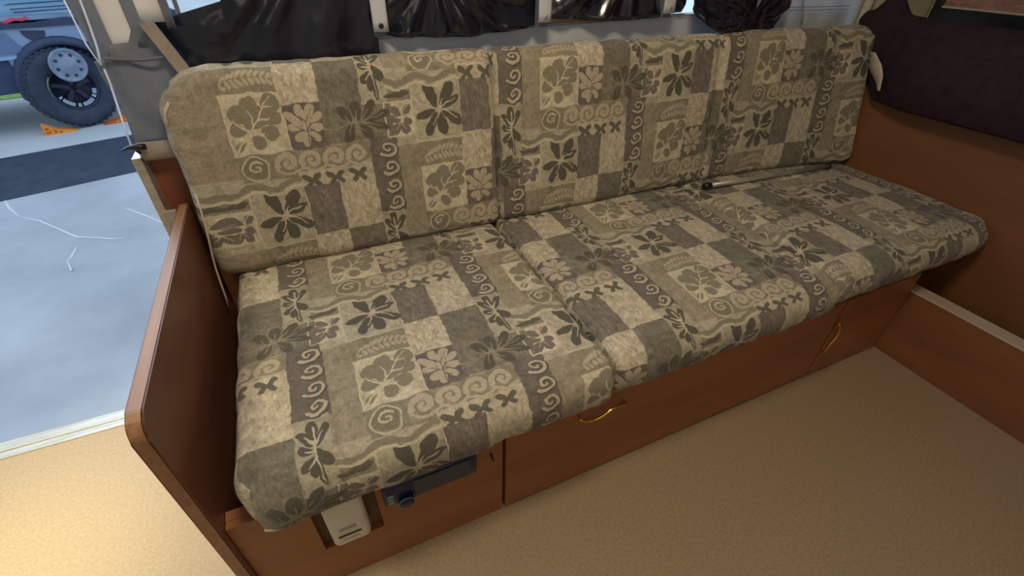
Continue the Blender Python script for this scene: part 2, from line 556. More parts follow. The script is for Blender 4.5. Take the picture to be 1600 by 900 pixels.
# wave
pts = []
for i in range(30):
    t = i / 29
    pts.append((-0.084 + 0.168 * t, 0.007 * math.sin(t * 2 * PI * 1.9 + 2.9) + 0.006 * t - 0.002))
def fn(X, Y):
    return [(poly(X, Y, [(a, b - 0.013) for a, b in pts], 0.006, 0.005), jit(BEIGE, 1.0), 0.5), (poly(X, Y, pts, 0.0135, 0.0115), MIDL * 1.02, 0.25)]
sub(0.142, 0.232, 0.10, fn)
# butterflies
for k in range(3):
    leaf(0.255 + k * 0.052, 0.234, [(0, 2, -21, 15, 15), (0, 2, 20, 15, 14), (0, -2, -15, -14, 13), (0, -2, 17, -13, 13), (-10, 0, 12, 0, 12)], [], LEAF * 1.25, PALE, 0.04)

# woven ribs and thread noise
thr = fft_noise(NH, NW, 0.5, 1.6, 31)
thr2 = fft_noise(NH, NW, 1.2, 0.45, 32)
IMG *= (1 + 0.085 * thr + 0.06 * thr2)[..., None]
IMG = np.clip(IMG, 0.01, 0.9)


def to_image(name, arr, data=False):
    im = bpy.data.images.new(name, NW, NH, alpha=False, is_data=data)
    a = np.ones((NH, NW, 4), dtype=np.float32)
    if data:
        a[..., :3] = np.clip(arr, 0, 1)[..., None]
    else:
        x = np.clip(arr, 0, 1)
        a[..., :3] = np.where(x <= 0.0031308, x * 12.92, 1.055 * x ** (1 / 2.4) - 0.055)
    im.pixels.foreach_set(a.ravel())
    im.update()
    im.pack()
    return im


im_c = to_image('leaf_print', IMG)
im_h = to_image('leaf_weave', 0.5 * HGT + 0.08 * thr + 0.06 * thr2 + 0.1, True)

fab = bpy.data.materials.new('leaf_print_upholstery')
fab.use_nodes = True
N, L = fab.node_tree.nodes, fab.node_tree.links
bs = N['Principled BSDF']
bs.inputs['Roughness'].default_value = 0.9
bs.inputs['Specular IOR Level'].default_value = 0.2
bs.inputs['Sheen Weight'].default_value = 0.15
uvn = N.new('ShaderNodeUVMap')
uvn.uv_map = 'UVMap'
t1 = N.new('ShaderNodeTexImage')
t1.image = im_c
t2 = N.new('ShaderNodeTexImage')
t2.image = im_h
for t in (t1, t2):
    t.extension = 'REPEAT'
    t.interpolation = 'Cubic'
    L.new(uvn.outputs[0], t.inputs['Vector'])
bp = N.new('ShaderNodeBump')
bp.inputs['Strength'].default_value = 0.5
bp.inputs['Distance'].default_value = 0.0012
L.new(t2.outputs['Color'], bp.inputs['Height'])
L.new(bp.outputs['Normal'], bs.inputs['Normal'])
hs = N.new('ShaderNodeHueSaturation')
hs.inputs['Value'].default_value = 0.92
hs.inputs['Saturation'].default_value = 0.82
L.new(t1.outputs['Color'], hs.inputs['Color'])
L.new(hs.outputs[0], bs.inputs['Base Color'])
M['fabric'] = fab

# ------------------------------------------------------------------ the setting
CP = (0.016, 0.006)


def struct(name, bm, m, parent=None, smooth=False):
    o = obj(name, bm, m, parent, smooth)
    if parent is None:
        o['kind'] = 'structure'
    return o


bm = bmesh.new()
box(bm, -1.62, 3.4, -1.4, 1.205, -0.06, 0.0)
struct('floor', bm, M['vinyl'])
# creases pressed into the vinyl by the door
flo = bpy.data.objects['floor']
def ribbon(pts, w, z):
    bm = bmesh.new()
    pr = None
    for i, p in enumerate(pts):
        a = Vector(pts[max(i - 1, 0)])
        b = Vector(pts[min(i + 1, len(pts) - 1)])
        d = (b - a).normalized()
        n = Vector((-d.y, d.x)) * w * (0.35 if i in (0, len(pts) - 1) else random.uniform(.6, 1)) / 2
        v = (bm.verts.new((p[0] + n.x, p[1] + n.y, z)), bm.verts.new((p[0] - n.x, p[1] - n.y, z)))
        if pr:
            bm.faces.new((pr[0], v[0], v[1], pr[1]))
        pr = v
    return bm

# roof, walls that close the tent (mostly outside the frame)
bm = bmesh.new()
box(bm, -1.62, 3.4, -1.4, 1.30, 2.02, 2.05)
struct('ceiling', bm, M['roof'])
bm = bmesh.new()
box(bm, -1.66, -1.62, -1.4, 1.30, -0.06, 1.15)
box(bm, -1.66, -1.62, -1.4, -0.5, 1.15, 2.02)
box(bm, -1.66, -1.62, 0.7, 1.30, 1.15, 2.02)
box(bm, -1.66, -1.62, -0.5, 0.7, 1.75, 2.02)
struct('wall_left', bm, M['roof'])
bm = bmesh.new()
box(bm, -1.62, 3.4, -1.44, -1.4, -0.06, 2.02)
struct('wall_front', bm, M['roof'])

# low wooden side wall behind the sofa, up to the lift line of the tent
bm = bmesh.new()
box(bm, -0.320, 1.90, 1.220, 1.245, -0.06, 0.735)
wb_ = struct('wall_back', bm, mat('red_brown_panel', srgb(118, 66, 48), 0.45, srgb(132, 76, 54), (14, 14, 2), 4))
bm = bmesh.new()
box(bm, -0.334, -0.316, 1.180, 1.240, 0.0, 0.722, 0.002)
tj = struct('trim_2', bm, M['alu'])
bm = bmesh.new()
box(bm, -0.322, -0.296, 1.170, 1.182, 0.555, 0.60, 0.002)
box(bm, -0.322, -0.3, 1.172, 1.184, 0.02, 0.06, 0.002)
struct('jamb_bracket', bm, M['tan'], tj)
# the aluminium sill of the doorway
bm = bmesh.new()
box(bm, -1.62, -0.32, 1.196, 1.222, -0.02, 0.006, 0.002)
box(bm, -1.62, -0.32, 1.172, 1.196, -0.001, 0.003, 0.001)
box(bm, -1.62, -0.32, 1.222, 1.235, -0.16, 0.002, 0.002)
struct('trim_1', bm, M['alu'])

# right wooden wall at the foot of the bed
bm = bmesh.new()
box(bm, 1.893, 1.915, -1.4, 1.205, 0.0, 0.86)
wr = struct('wall_right', bm, M['wood_wall'])
bm = bmesh.new()
box(bm, 1.915, 2.44, -1.38, 1.24, 0.50, 0.53)
bdk = struct('bed_deck', bm, M['wood_dark'])
bm = bmesh.new()
box(bm, 2.44, 2.47, -1.4, 1.30, -0.06, 1.98)
wre = struct('wall_far', bm, mat('bed_end_canvas', srgb(206, 190, 150), 0.85, srgb(214, 200, 162), (6, 6, 3), 4, 0.3, 400))

# ---- tent canvas above the low wall
# (x, z) outlines at a given depth
def plate(name, pts, y, m, parent, th=0.004, smooth=False):
    bm = bmesh.new()
    prism(bm, [(p[0], p[1]) for p in pts], 1, y, y + th)
    return struct(name, bm, m, parent, smooth)


bm = bmesh.new()
def cfn(u, v):
    x = -0.318 + u * 0.105
    top = 0.905 if x < -0.286 else (0.934 if x < -0.252 else 0.934 + 0.036 * min(1, (x + 0.252) / 0.022))
    z = 0.748 + v * (top - 0.748)
    x += u * 0.073 * (1 - v)
    return Vector((x + 0.004 * math.sin(v * 5), 1.196 + 0.006 * math.sin(u * 9 + v * 2) + 0.006 * noise.noise(Vector((u * 4, v * 3, 2.0))), z))
cw = struct('wall_tent', sheet(30, 24, cfn, 0.003), M['canvas'], None, True)
bm = sheet(16, 6, lambda u, v: Vector((-0.315 + u * 0.11, 1.188 - 0.008 * math.sin(v * PI), 0.712 + v * 0.04)), 0.004)
struct('canvas_rail', bm, M['tan'], cw, True)
# strips above the skirt
def strip(name, x0, x1, z0, z1, y, m, amp=0.002, seed=0.0):
    return struct(name, sheet(8, 40, lambda u, v: Vector((x0 + (x1 - x0) * u, y + amp * math.sin(u * 5 + seed) + amp * noise.noise(Vector((u * 2, v * 9, seed))), z0 + (z1 - z0) * v)), 0.003), m, cw, True)


def curt(u, v):
    z = 0.900 + 1.12 * v ** 2
    e0, e1 = px(158, 101, 1, 1.206), px(101, 0, 1, 1.206)
    xl = e0.x + (e1.x - e0.x) * max(0, min(1.3, (z - e0.z) / (e1.z - e0.z)))
    return Vector((xl + (-0.281 - xl) * u, 1.206 + 0.003 * math.sin(u * 6 + v * 3), z))
struct('door_curtain_edge', sheet(10, 50, curt, 0.003), M['canvas'], cw, True)
strip('cream_panel', -0.283, -0.243, 0.918, 2.02, 1.204, M['canvas_sun'], 0.001, 1)
strip('canvas_strip', -0.243, -0.222, 0.925, 2.02, 1.201, M['canvas'], 0.001, 2)
strip('cream_panel', -0.223, -0.181, 0.966, 2.02, 1.204, M['canvas_sun'], 0.001, 5)
strip('dark_hem', -0.182, -0.168, 0.955, 2.02, 1.201, M['canvas_dark'], 0.001, 6)
bm = bmesh.new()
for pl in ([(100, 0), (115, 30), (135, 70), (157, 101)], [(125, 0), (140, 40), (152, 75), (158, 102)], [(163, 108), (172, 130), (185, 170), (205, 228)]):
    tube(bm, [px(a, b, 1, 1.190) for a, b in pl], 0.0013 if pl[0][0] == 100 else 0.0019, 6)
tube(bm, [px(100, 0, 1, 1.190), px(92, -30, 1, 1.190), (-0.36, 1.19, 2.0)], 0.0013, 6)
struct('white_piping', bm, mat('white_welt', srgb(244, 248, 255), 0.6, srgb(250, 252, 255), (9, 9, 9), 2, transl=0.6), cw, True)
# fold of the skirt
struct('skirt_fold', sheet(20, 6, lambda u, v: Vector((-0.30 + 0.11 * u, 1.186 - 0.005 * math.sin(v * PI), 0.915 - 0.006 * v - 0.006 * math.sin(u * 3)))), M['canvas_dark'], cw, True)
# diagonal webbing
bm = bmesh.new()
prism(bm, [(-0.222, 0.966), (-0.198, 0.968), (-0.150, 0.840), (-0.176, 0.840)], 1, 1.178, 1.182)
struct('diagonal_webbing', bm, M['tan'], cw)
# pale canvas band below the windows
def bandf(u, v):
    x = -0.14 + u * 2.06
    return Vector((x, 1.262 + 0.004 * noise.noise(Vector((x * 3, v * 2, 0))), 0.735 + v * (0.195 + 0.010 * math.sin(x * 2.2))))
struct('canvas_band', sheet(80, 14, bandf, 0.003), M['canvas_blue'], cw, True)
bm = bmesh.new()
for zz in (0.917, 0.911):
    tube(bm, [(0.22 + i * 0.07, 1.254, zz + 0.022 * (i / 14) * (1 if i < 14 else 1)) for i in range(15)], 0.0009, 5)
struct('stitching', bm, M['canvas_dark'], cw)
# window surround: pale canvas columns and the tan view between
strip('window_post', -0.168, -0.160, 0.95, 2.02, 1.262, M['canvas_dark'], 0.0, 1)
strip('window_header', -0.17, 1.95, 1.72, 2.02, 1.262, M['canvas_white'], 0.003, 2)
bm = sheet(60, 26, lambda u, v: Vector((1.50 + u * 0.46, 1.252 + 0.006 * math.sin(u * 17) * (0.3 + v) + 0.004 * noise.noise(Vector((u * 6, v * 2, 0))), 0.82 + v * 1.2)), 0.003)
struct('white_side_curtain', bm, M['canvas_white'], cw, True)
bm = bmesh.new()
tube(bm, [(1.50 + i * 0.03, 1.240, 0.945 - 0.0003 * i) for i in range(14)], 0.0010, 5)
tube(bm, [(1.50 + i * 0.03, 1.240, 0.936 - 0.0003 * i) for i in range(14)], 0.0008, 5)
struct('stitching', bm, M['canvas_dark'], cw)
bm = sheet(36, 20, lambda u, v: Vector((1.90 + u * 0.16, 1.20 - 0.02 * math.sin(u * 13 + v), 0.86 + v * 1.1)), 0.003)
struct('pleated_curtain', bm, M['lining'], cw, True)
bm = sheet(40, 20, lambda u, v: Vector((1.98 + u * 0.46, 1.262 + 0.01 * math.sin(u * 9), 0.84 + v * 1.15)), 0.003)
struct('bed_side_canvas', bm, mat('cream_bed_canvas', srgb(206, 194, 160), 0.85, srgb(214, 203, 172), (6, 6, 3), 4, 0.3, 400, transl=0.2), cw, True)

# the window of the bed end, with its shade
wpts = [(1463, 40), (1474, 0)]
p = px(1462, 38, 0, 2.40)
q = px(1466, 25, 0, 2.40)
r = px(1600, 39, 0, 2.40)
win = empty('window_1', (2.41, 0, 1.0), None, None)
win['kind'] = 'structure'
yl = px(1468, 11, 0, 2.40).y
z0 = px(1468, 11, 0, 2.40).z
z1 = px(1468, 27, 0, 2.40).z
bm = bmesh.new()
box(bm, 2.388, 2.415, -0.9, yl + 0.02, z1 - 0.03, z0, 0.004)
box(bm, 2.388, 2.415, yl - 0.012, yl + 0.02, z0, 1.75, 0.004)
struct('window_frame', bm, M['black'], win)
bm = bmesh.new()
box(bm, 2.390, 2.404, -0.9, yl - 0.012, z0, z0 + 0.006)
struct('window_bead', bm, M['lining'], win)
bm = sheet(60, 12, lambda u, v: Vector((2.397 + 0.004 * math.sin(v * 50 + u * 9), -0.9 + u * (yl + 0.9 - 0.012), z0 + 0.006 + v * (1.75 - z0))))
struct('window_shade', bm, M['screen'], win, True)

# ---- outside
bm = bmesh.new()
box(bm, -9, 9, 1.24, 5.9, -0.72, -0.60)
dr = struct('driveway', bm, M['concrete'])
cr = [[(30, 338), (62, 345), (92, 358), (120, 370), (150, 371), (172, 373), (195, 372)], [(195, 325), (215, 332), (238, 341), (262, 352)], [(0, 300), (14, 325), (30, 338)],
      [(105, 408), (112, 424), (118, 418)], [(120, 385), (112, 400), (105, 408)]]
for c in cr:
    o = obj('crack', ribbon([px(a, b, 2, -0.5985).xy[:] for a, b in c], 0.018, -0.5985), M['crack'], dr)
# the street runs askew behind: dark strip, then the pale slab the car stands on
DV = Vector((0.949, 0.316, 0))
DN = Vector((-0.316, 0.949, 0))


def strip_poly(p0, w, z0, z1, l0=-9, l1=9):
    bm = bmesh.new()
    p0 = Vector(p0)
    c = [p0 + DV * l0, p0 + DV * l1, p0 + DV * l1 + DN * w, p0 + DV * l0 + DN * w]
    prism(bm, [(a.x, a.y) for a in c], 2, z0, z1)
    return bm


A0 = px(110, 290, 2, -0.594)
A1 = px(110, 228, 2, -0.594)
wid = (A1 - A0).dot(DN)
struct('dark_strip', strip_poly((A0.x, A0.y, 0), wid, -0.61, -0.594), M['ground_dark'])  # long dark band across the ground, lying slightly raised
struct('street_slab', strip_poly((A1.x, A1.y, 0), 2.45, -0.61, -0.590), M['concrete_far'])
G0 = px(20, 155, 2, -0.60)
struct('lawn_verge', strip_poly((G0.x, G0.y, 0), 2.0, -0.61, -0.582, -14, 3), M['grass'])
struct('far_yard', strip_poly((G0.x, G0.y, 0) , 22.0, -0.64, -0.612, -16, 16), M['concrete_far'])

# ------------------------------------------------------------------ cushions


def cushion(name, hx, hy, hz, frame, uv0, label, group, r=0.048, crown=0.010, seed=0.0, warp=None, n=(62, 60, 10), rx=0.020, ry=0.046, rz=0.044, rb=0.044, umap=None):
    """frame(x, y, z) maps cushion coordinates (z towards the sitter) to the world; uv0: print coordinates of the centre"""
    nx, ny, nz = n
    bm = bmesh.new()
    uvl = bm.loops.layers.uv.new('UVMap')
    cache = {}
    xs = [-hx + 2 * hx * i / nx for i in range(nx + 1)]
    ys = [-hy + 2 * hy * i / ny for i in range(ny + 1)]
    zs = [-hz + 2 * hz * i / nz for i in range(nz + 1)]

    def V(i, j, k):
        key = (i, j, k)
        if key in cache:
            return cache[key]
        p = Vector((xs[i], ys[j], zs[k]))
        ryy, rzz = (ry, rz) if p.z > 0 else (rb, rb)
        q = Vector((max(-hx + rx, min(hx - rx, p.x)), max(-hy + ryy, min(hy - ryy, p.y)), max(-hz + rzz, min(hz - rzz, p.z))))
        d = Vector(((p.x - q.x) / rx, (p.y - q.y) / ryy, (p.z - q.z) / rzz))
        if d.length > 1e-9:
            m = max(abs(d.x), abs(d.y), abs(d.z))
            d = d.normalized() * m
            p = q + Vector((d.x * rx, d.y * ryy, d.z * rzz))
        fx, fy = p.x / hx, p.y / hy
        dome = (1 - min(1, fx * fx)) * (1 - min(1, fy * fy))
        s = p.z / hz
        p.z += s * crown * dome ** 0.5
        p.x += math.copysign(1, fx) * 0.002 * (1 - s * s) * (abs(fx) ** 6)
        p.y += math.copysign(1, fy) * (0.010 if ry > 0.04 else 0.002) * (1 - s * s) * (abs(fy) ** 6)
        e = 0.0035 * noise.noise(Vector((p.x * 5 + seed, p.y * 5, p.z * 4))) + 0.0016 * noise.noise(Vector((p.x * 16, p.y * 14 + seed, p.z * 12)))
        edge = max(abs(fx), abs(fy)) ** 8
        e += edge * 0.0045 * noise.noise(Vector((p.x * 24, p.y * 24, p.z * 10 + seed)))
        p += Vector((fx, fy, s)).normalized() * e
        if warp:
            p = warp(p)
        cache[key] = bm.verts.new(frame(p))
        return cache[key]

    def face(idx, uvs):
        vs = [V(*i) for i in idx]
        f = bm.faces.new(vs)
        f.smooth = True
        for l, (u, v) in zip(f.loops, uvs):
            l[uvl].uv = ((umap(uv0[0] + u) if umap else uv0[0] + u) / (2 * TU), (uv0[1] + v) / TV)

    for i in range(nx):
        for j in range(ny):
            q = [(i, j), (i + 1, j), (i + 1, j + 1), (i, j + 1)]
            face([(a, b, nz) for a, b in q], [(xs[a], ys[b]) for a, b in q])
            q = q[::-1]
            face([(a, b, 0) for a, b in q], [(xs[a], ys[b]) for a, b in q])
    for k in range(nz):
        for i in range(nx):
            for j, sg in ((0, -1), (ny, 1)):
                q = [(i, k), (i + 1, k), (i + 1, k + 1), (i, k + 1)]
                if sg > 0:
                    q = q[::-1]
                face([(a, j, b) for a, b in q], [(xs[a], sg * (hy + (hz - zs[b]))) for a, b in q])
        for j in range(ny):
            for i, sg in ((0, -1), (nx, 1)):
                q = [(j, k), (j + 1, k), (j + 1, k + 1), (j, k + 1)]
                if sg < 0:
                    q = q[::-1]
                face([(i, a, b) for a, b in q], [(sg * (hx + (hz - zs[b])), ys[a]) for a, b in q])
    me = bpy.data.meshes.new(name)
    bm.normal_update()
    bm.to_mesh(me)
    bm.free()
    o = link(name, me, M['fabric'])
    tag(o, label, 'cushion', group)
    return o


# seat cushions: print coordinates are floor-plan metres minus the print's own origin
def seat(x0, x1, y0, y1, zt, th, px0, py0, label, seed, warp=None, rb=0.044):
    cx, cy, cz = (x0 + x1) / 2, (y0 + y1) / 2, zt - th / 2
    return cushion('seat_cushion', (x1 - x0) / 2, (y1 - y0) / 2, th / 2, lambda p: Vector((cx, cy, cz)) + p, (cx - px0, cy - py0),
                   label, 'leaf print seat cushions', seed=seed, warp=warp, rb=rb, n=(80, 60, 10))


def corner(p, hx, hy, sx, sy, rc):
    """round one plan corner of a cushion"""
    dx, dy = p.x * sx - (hx - rc), p.y * sy - (hy - rc)
    if dx > 0 and dy > 0:
        k = max(dx, dy) / math.hypot(dx, dy)
        p.x = sx * (hx - rc + dx * k)
        p.y = sy * (hy - rc + dy * k)
    return p


def w_seat1(p):
    p = corner(p.copy(), 0.344, 0.3465, -1, -1, 0.06)
    if p.y < -0.25:
        p.z -= 0.012 * ((-p.y - 0.25) / 0.1) ** 1.2 * max(0.0, min(1.0, 0.4 - 1.6 * p.x)) * 0.7
    return p


def w_seat3(p):
    p = corner(p.copy(), 0.365, 0.335, 1, -1, 0.06)
    t = max(0, (p.x - 0.15) / 0.2)
    if p.z < 0:
        p.z += 0.006 * t
    return p


s1 = seat(-0.222, 0.466, 0.482, 1.175, 0.440, 0.116, -0.125, 0.66, 'leftmost seat cushion with leaf print beside the wooden end panel', 1.3, w_seat1, 0.028)
s2 = seat(0.470, 1.152, 0.492, 1.175, 0.440, 0.114, 0.635, 0.26, 'middle seat cushion with leaf print above the long drawer', 4.1, None, 0.034)
s3 = seat(1.156, 1.889, 0.505, 1.175, 0.440, 0.114, 1.39, 0.278, 'rightmost seat cushion with leaf print lying under the metal tube', 7.7, w_seat3)

# back cushions lean on the wall
B0 = Vector((0, 1.090, 0.44))
BV = Vector((0, 0.06, 0.45)).normalized()
BN = Vector((1, 0, 0)).cross(BV)      # towards the room
if BN.y > 0:
    BN = -BN


def back(x0, x1, h, th, px0, ps0, label, seed, warp=None, s_lo=0.002, umap=None):
    cx, cs = (x0 + x1) / 2, s_lo + h / 2
    def frame(p):
        s = cs + p.y
        return Vector((cx + p.x, 0, 0)) + B0 + BV * s + BN * (p.z - th / 2)
    return cushion('back_cushion', (x1 - x0) / 2, h / 2, th / 2, frame, (cx - px0, cs - ps0), label, 'leaf print back cushions', seed=seed, warp=warp, n=(80, 50, 10), ry=0.032, rz=0.036, rb=0.03, umap=umap)


def w_b1(p):
    p = p.copy()
    return corner(p, 0.362, 0.2275, -1, 1, 0.10)


def w_b3(p):
    p = corner(p.copy(), 0.324, 0.2275, 1, 1, 0.05)
    t = max(0, (p.x + 0.32) / 0.64)
    p.z += 0.075 * t * t * (1 - 0.35 * (p.y / 0.23))
    return p


b1 = back(-0.248, 0.476, 0.455, 0.085, -0.25, -0.026, 'leftmost back cushion with leaf print and a wide rounded outer corner', 11.2, w_b1, umap=lambda u: u if u > 0.064 else 0.064 + (0.064 - u) * 0.5)
b2 = back(0.479, 1.234, 0.455, 0.085, 0.49, 0.0, 'middle back cushion with leaf print between two other back cushions', 15.6)
b3 = back(1.237, 1.885, 0.455, 0.085, 1.262, 0.0, 'rightmost back cushion with leaf print beside the dark plum blanket', 19.4, w_b3)
# zip pull at the outer corner of the left back cushion
bm = bmesh.new()
tube(bm, [px(264, 160, 1, 1.14), px(258, 175, 1, 1.14), px(259, 188, 1, 1.14), px(263, 196, 1, 1.14)], 0.003, 8)
z = obj('zip_end', bm, M['lining'], b1, True)
# cord at the lower front corner of the left seat cushion
def tuck(u, v):
    a = u * PI
    return Vector((-0.205 + 0.10 * u, 0.496 + 0.010 * v - 0.006 * math.sin(a * 2), 0.322 - 0.012 * v * (0.5 + 0.5 * math.sin(a * 3)) - 0.004 * math.sin(a)))
bm = sheet(24, 5, tuck, 0.003)
o = obj('tucked_corner', bm, M['lining'], s1, True)

# ------------------------------------------------------------------ sofa base
base = empty('sofa_base', (0.7, 0.9, 0), 'long orange wooden sofa base with drawer fronts, end panel and brass pulls', 'sofa base')
YF = 0.535
bm = bmesh.new()
box(bm, -0.265, 1.643, YF + 0.004, YF + 0.022, 0.0, 0.318)       # face frame
box(bm, -0.225, 1.885, YF + 0.022, 1.20, 0.290, 0.312)   # deck
box(bm, 1.625, 1.643, YF + 0.02, 1.20, 0.0, 0.30)
obj('carcass', bm, M['wood_x'], base)


def front(name, x0, x1, z0, z1, m):
    bm = bmesh.new()
    box(bm, x0, x1, YF - 0.012, YF + 0.004, z0, z1, 0.004, 2)
    return obj(name, bm, m, base)


bm = bmesh.new()
# left front with a cut-out for the vent box
X0, X1, Z0, Z1 = -0.145, -0.030, 0.135, 0.300
box(bm, -0.265, X0, YF - 0.010, YF + 0.004, 0.0, 0.316)
box(bm, X1, 0.234, YF - 0.010, YF + 0.004, 0.0, 0.316)
box(bm, X0, X1, YF - 0.010, YF + 0.004, 0.0, Z0)
box(bm, X0, X1, YF - 0.010, YF + 0.004, Z1, 0.316)
obj('front_panel', bm, M['wood_x'], base)
bm = bmesh.new()
box(bm, X0, X1, YF + 0.001, YF + 0.003, Z0, Z1)
obj('recess_back', bm, M['socket'], base)
d1 = front('drawer', 0.242, 1.296, 0.004, 0.312, M['wood_x'])
d2 = front('cabinet_door', 1.306, 1.640, 0.004, 0.312, M['wood_x'])


def pull(parent, pts, name='handle'):
    bm = bmesh.new()
    n = len(pts)
    tube(bm, pts, [0.0018 + 0.0026 * math.sin(PI * i / (n - 1)) ** 0.6 + (0.0016 if i in (2, n - 3) else 0) for i in range(n)], 10)
    for p in (pts[1], pts[-2]):
        lathe(bm, [(0.0, -0.001), (0.005, 0.0), (0.003, 0.004), (0.003, 0.016)], Matrix.Translation(p) @ Matrix.Rotation(-PI / 2, 4, 'X'), 12)
    return obj(name, bm, M['brass'], parent, True)


ax0, ax1 = px(906, 657, 1, YF - 0.028), px(981, 632, 1, YF - 0.028)
pts = []
for i in range(25):
    t = i / 24
    q = ax0.lerp(ax1, t)
    pts.append(Vector((q.x, YF - 0.026 - 0.006 * math.sin(PI * t), q.z - 0.011 * math.sin(2 * PI * t) * (1 if t < .5 else 1.0))))
pull(d1, pts)
bx0, bx1 = px(1313, 506, 1, YF - 0.028), px(1288, 553, 1, YF - 0.028)
pts = []
for i in range(25):
    t = i / 24
    q = bx0.lerp(bx1, t)
    pts.append(Vector((q.x + 0.010 * math.sin(2 * PI * t), YF - 0.026 - 0.006 * math.sin(PI * t), q.z)))
pull(d2, pts)

# end panel with rounded top front corner
bm = bmesh.new()
prof = [(1.19, 0.0), (1.19, 0.606), (1.16, 0.611)]
yf, zt, rr = 0.512, 0.611, 0.030
prof += [(yf + rr - rr * math.sin(a), zt - rr + rr * math.cos(a)) for a in [PI / 2 * k / 8 for k in range(9)]]
prof += [(yf, 0.0)]
prism(bm, prof, 0, -0.287, -0.266)
bmesh.ops.bevel(bm, geom=[e for e in bm.edges if abs(e.verts[0].co.x - e.verts[1].co.x) < 1e-5 and not (e.verts[0].co.z < 0.001 and e.verts[1].co.z < 0.001)], offset=0.0025, segments=2, affect='EDGES')
ep = obj('end_panel', bm, M['wood_dark'], base)
# banding on the edge
bm = bmesh.new()
cur = [(1.17, 0.6125)] + [(yf + rr - (rr + .0012) * math.sin(a), zt - rr + (rr + .0012) * math.cos(a)) for a in [PI / 2 * k / 8 for k in range(9)]] + [(yf - .0012, 0.002)]
pr = None
for (y, z_) in cur:
    v = (bm.verts.new((-0.2845, y, z_)), bm.verts.new((-0.2685, y, z_)))
    if pr:
        bm.faces.new((pr[0], v[0], v[1], pr[1]))
    pr = v
obj('edge_banding', bm, M['edge'], ep)

# white vent box in its recess
pb = empty('vent_box', (-0.095, YF - 0.03, 0.14), 'small white plastic box sunk in the sofa base under the left seat cushion', 'power box')
bm = bmesh.new()
box(bm, -0.124, -0.053, YF - 0.034, YF + 0.003, 0.163, 0.30, 0.012, 3)
obj('housing', bm, M['white'], pb, True)
bm = bmesh.new()
box(bm, -0.111, -0.069, YF - 0.0355, YF - 0.033, 0.199, 0.203)
obj('slot', bm, M['black'], pb)
for zz in (0.186, 0.220, 0.226):
    bm = bmesh.new()
    box(bm, -0.105, -0.075, YF - 0.0350, YF - 0.0335, zz, zz + 0.0016)
    obj('raised_marking', bm, M['tan'], pb)

# dark stereo
st = empty('car_stereo', (0.08, YF - 0.02, 0.2), 'dark navy stereo faceplate set in the sofa base under the left seat cushion', 'stereo')
bm = bmesh.new()
box(bm, -0.018, 0.172, YF - 0.026, YF - 0.008, 0.219, 0.285, 0.007, 3)
obj('faceplate', bm, M['navy'], st, True)
bm = bmesh.new()
box(bm, 0.040, 0.156, YF - 0.0285, YF - 0.025, 0.227, 0.28, 0.002)
obj('display', bm, M['slate'], st)
bm = bmesh.new()
Mk = Matrix.Translation((0.022, YF - 0.026, 0.226)) @ Matrix.Rotation(PI / 2, 4, 'X')
lathe(bm, [(0.0155, 0), (0.0155, 0.007), (0.0135, 0.010), (0.0, 0.010)], Mk, 28)
kn = obj('knob', bm, M['navy'], st, True)
bm = bmesh.new()
lathe(bm, [(0.0150, 0.0072), (0.0168, 0.0072), (0.0168, 0.0088), (0.0150, 0.0088), (0.0150, 0.0072)], Mk, 28)
obj('knob_ring', bm, M['steel'], kn, True)
for k in range(3):
    bm = bmesh.new()
    box(bm, -0.011, 0.001, YF - 0.0285, YF - 0.025, 0.230 + k * 0.011, 0.237 + k * 0.011, 0.001)
    obj('button', bm, M['steel'], st)
bm = bmesh.new()
tube(bm, [(0.207, YF - 0.013, 0.245), (0.2085, YF - 0.016, 0.232), (0.212, YF - 0.014, 0.22)], 0.0022, 6)
o = obj('cable_end', bm, M['black'], None, True)
tag(o, 'short black wire end poking out beside the stereo above the left drawer gap', 'wire')

# ------------------------------------------------------------------ thin low panel at the right
lp = empty('low_panel', (1.66, 0.0, 0), 'low brown wooden board with pale top edge, running from the sofa base along the floor', 'panel')
bm = bmesh.new()
box(bm, 1.643, 1.690, -1.38, YF + 0.002, 0.0, 0.240)
obj('board', bm, M['wood_wall'], lp)
bm = bmesh.new()
box(bm, 1.641, 1.692, -1.38, YF + 0.004, 0.240, 0.246, 0.001)
obj('top_edge', bm, mat('pale_edge_strip', srgb(176, 156, 140), 0.5, srgb(190, 170, 154), (30, 4, 30), 4), lp)

# ------------------------------------------------------------------ metal tube on the seat
tb = empty('tent_pole', (1.48, 1.04, 0.452), 'thin grey aluminium tube with dark end caps lying along the back of the seat', 'pole')
pa, pb_ = Vector((1.186, 1.030, 0.462)), Vector((1.765, 1.000, 0.455))
bm = bmesh.new()
tube(bm, [pa.lerp(pb_, t) for t in (0.03, 0.5, 0.985)], 0.0085, 16)
obj('tube', bm, M['alu_pole'], tb, True)
for a, b in ((0.0, 0.045), (0.98, 1.0)):
    bm = bmesh.new()
    tube(bm, [pa.lerp(pb_, a), pa.lerp(pb_, b)], 0.0108, 16)
    obj('end_cap', bm, M['black'], tb, True)

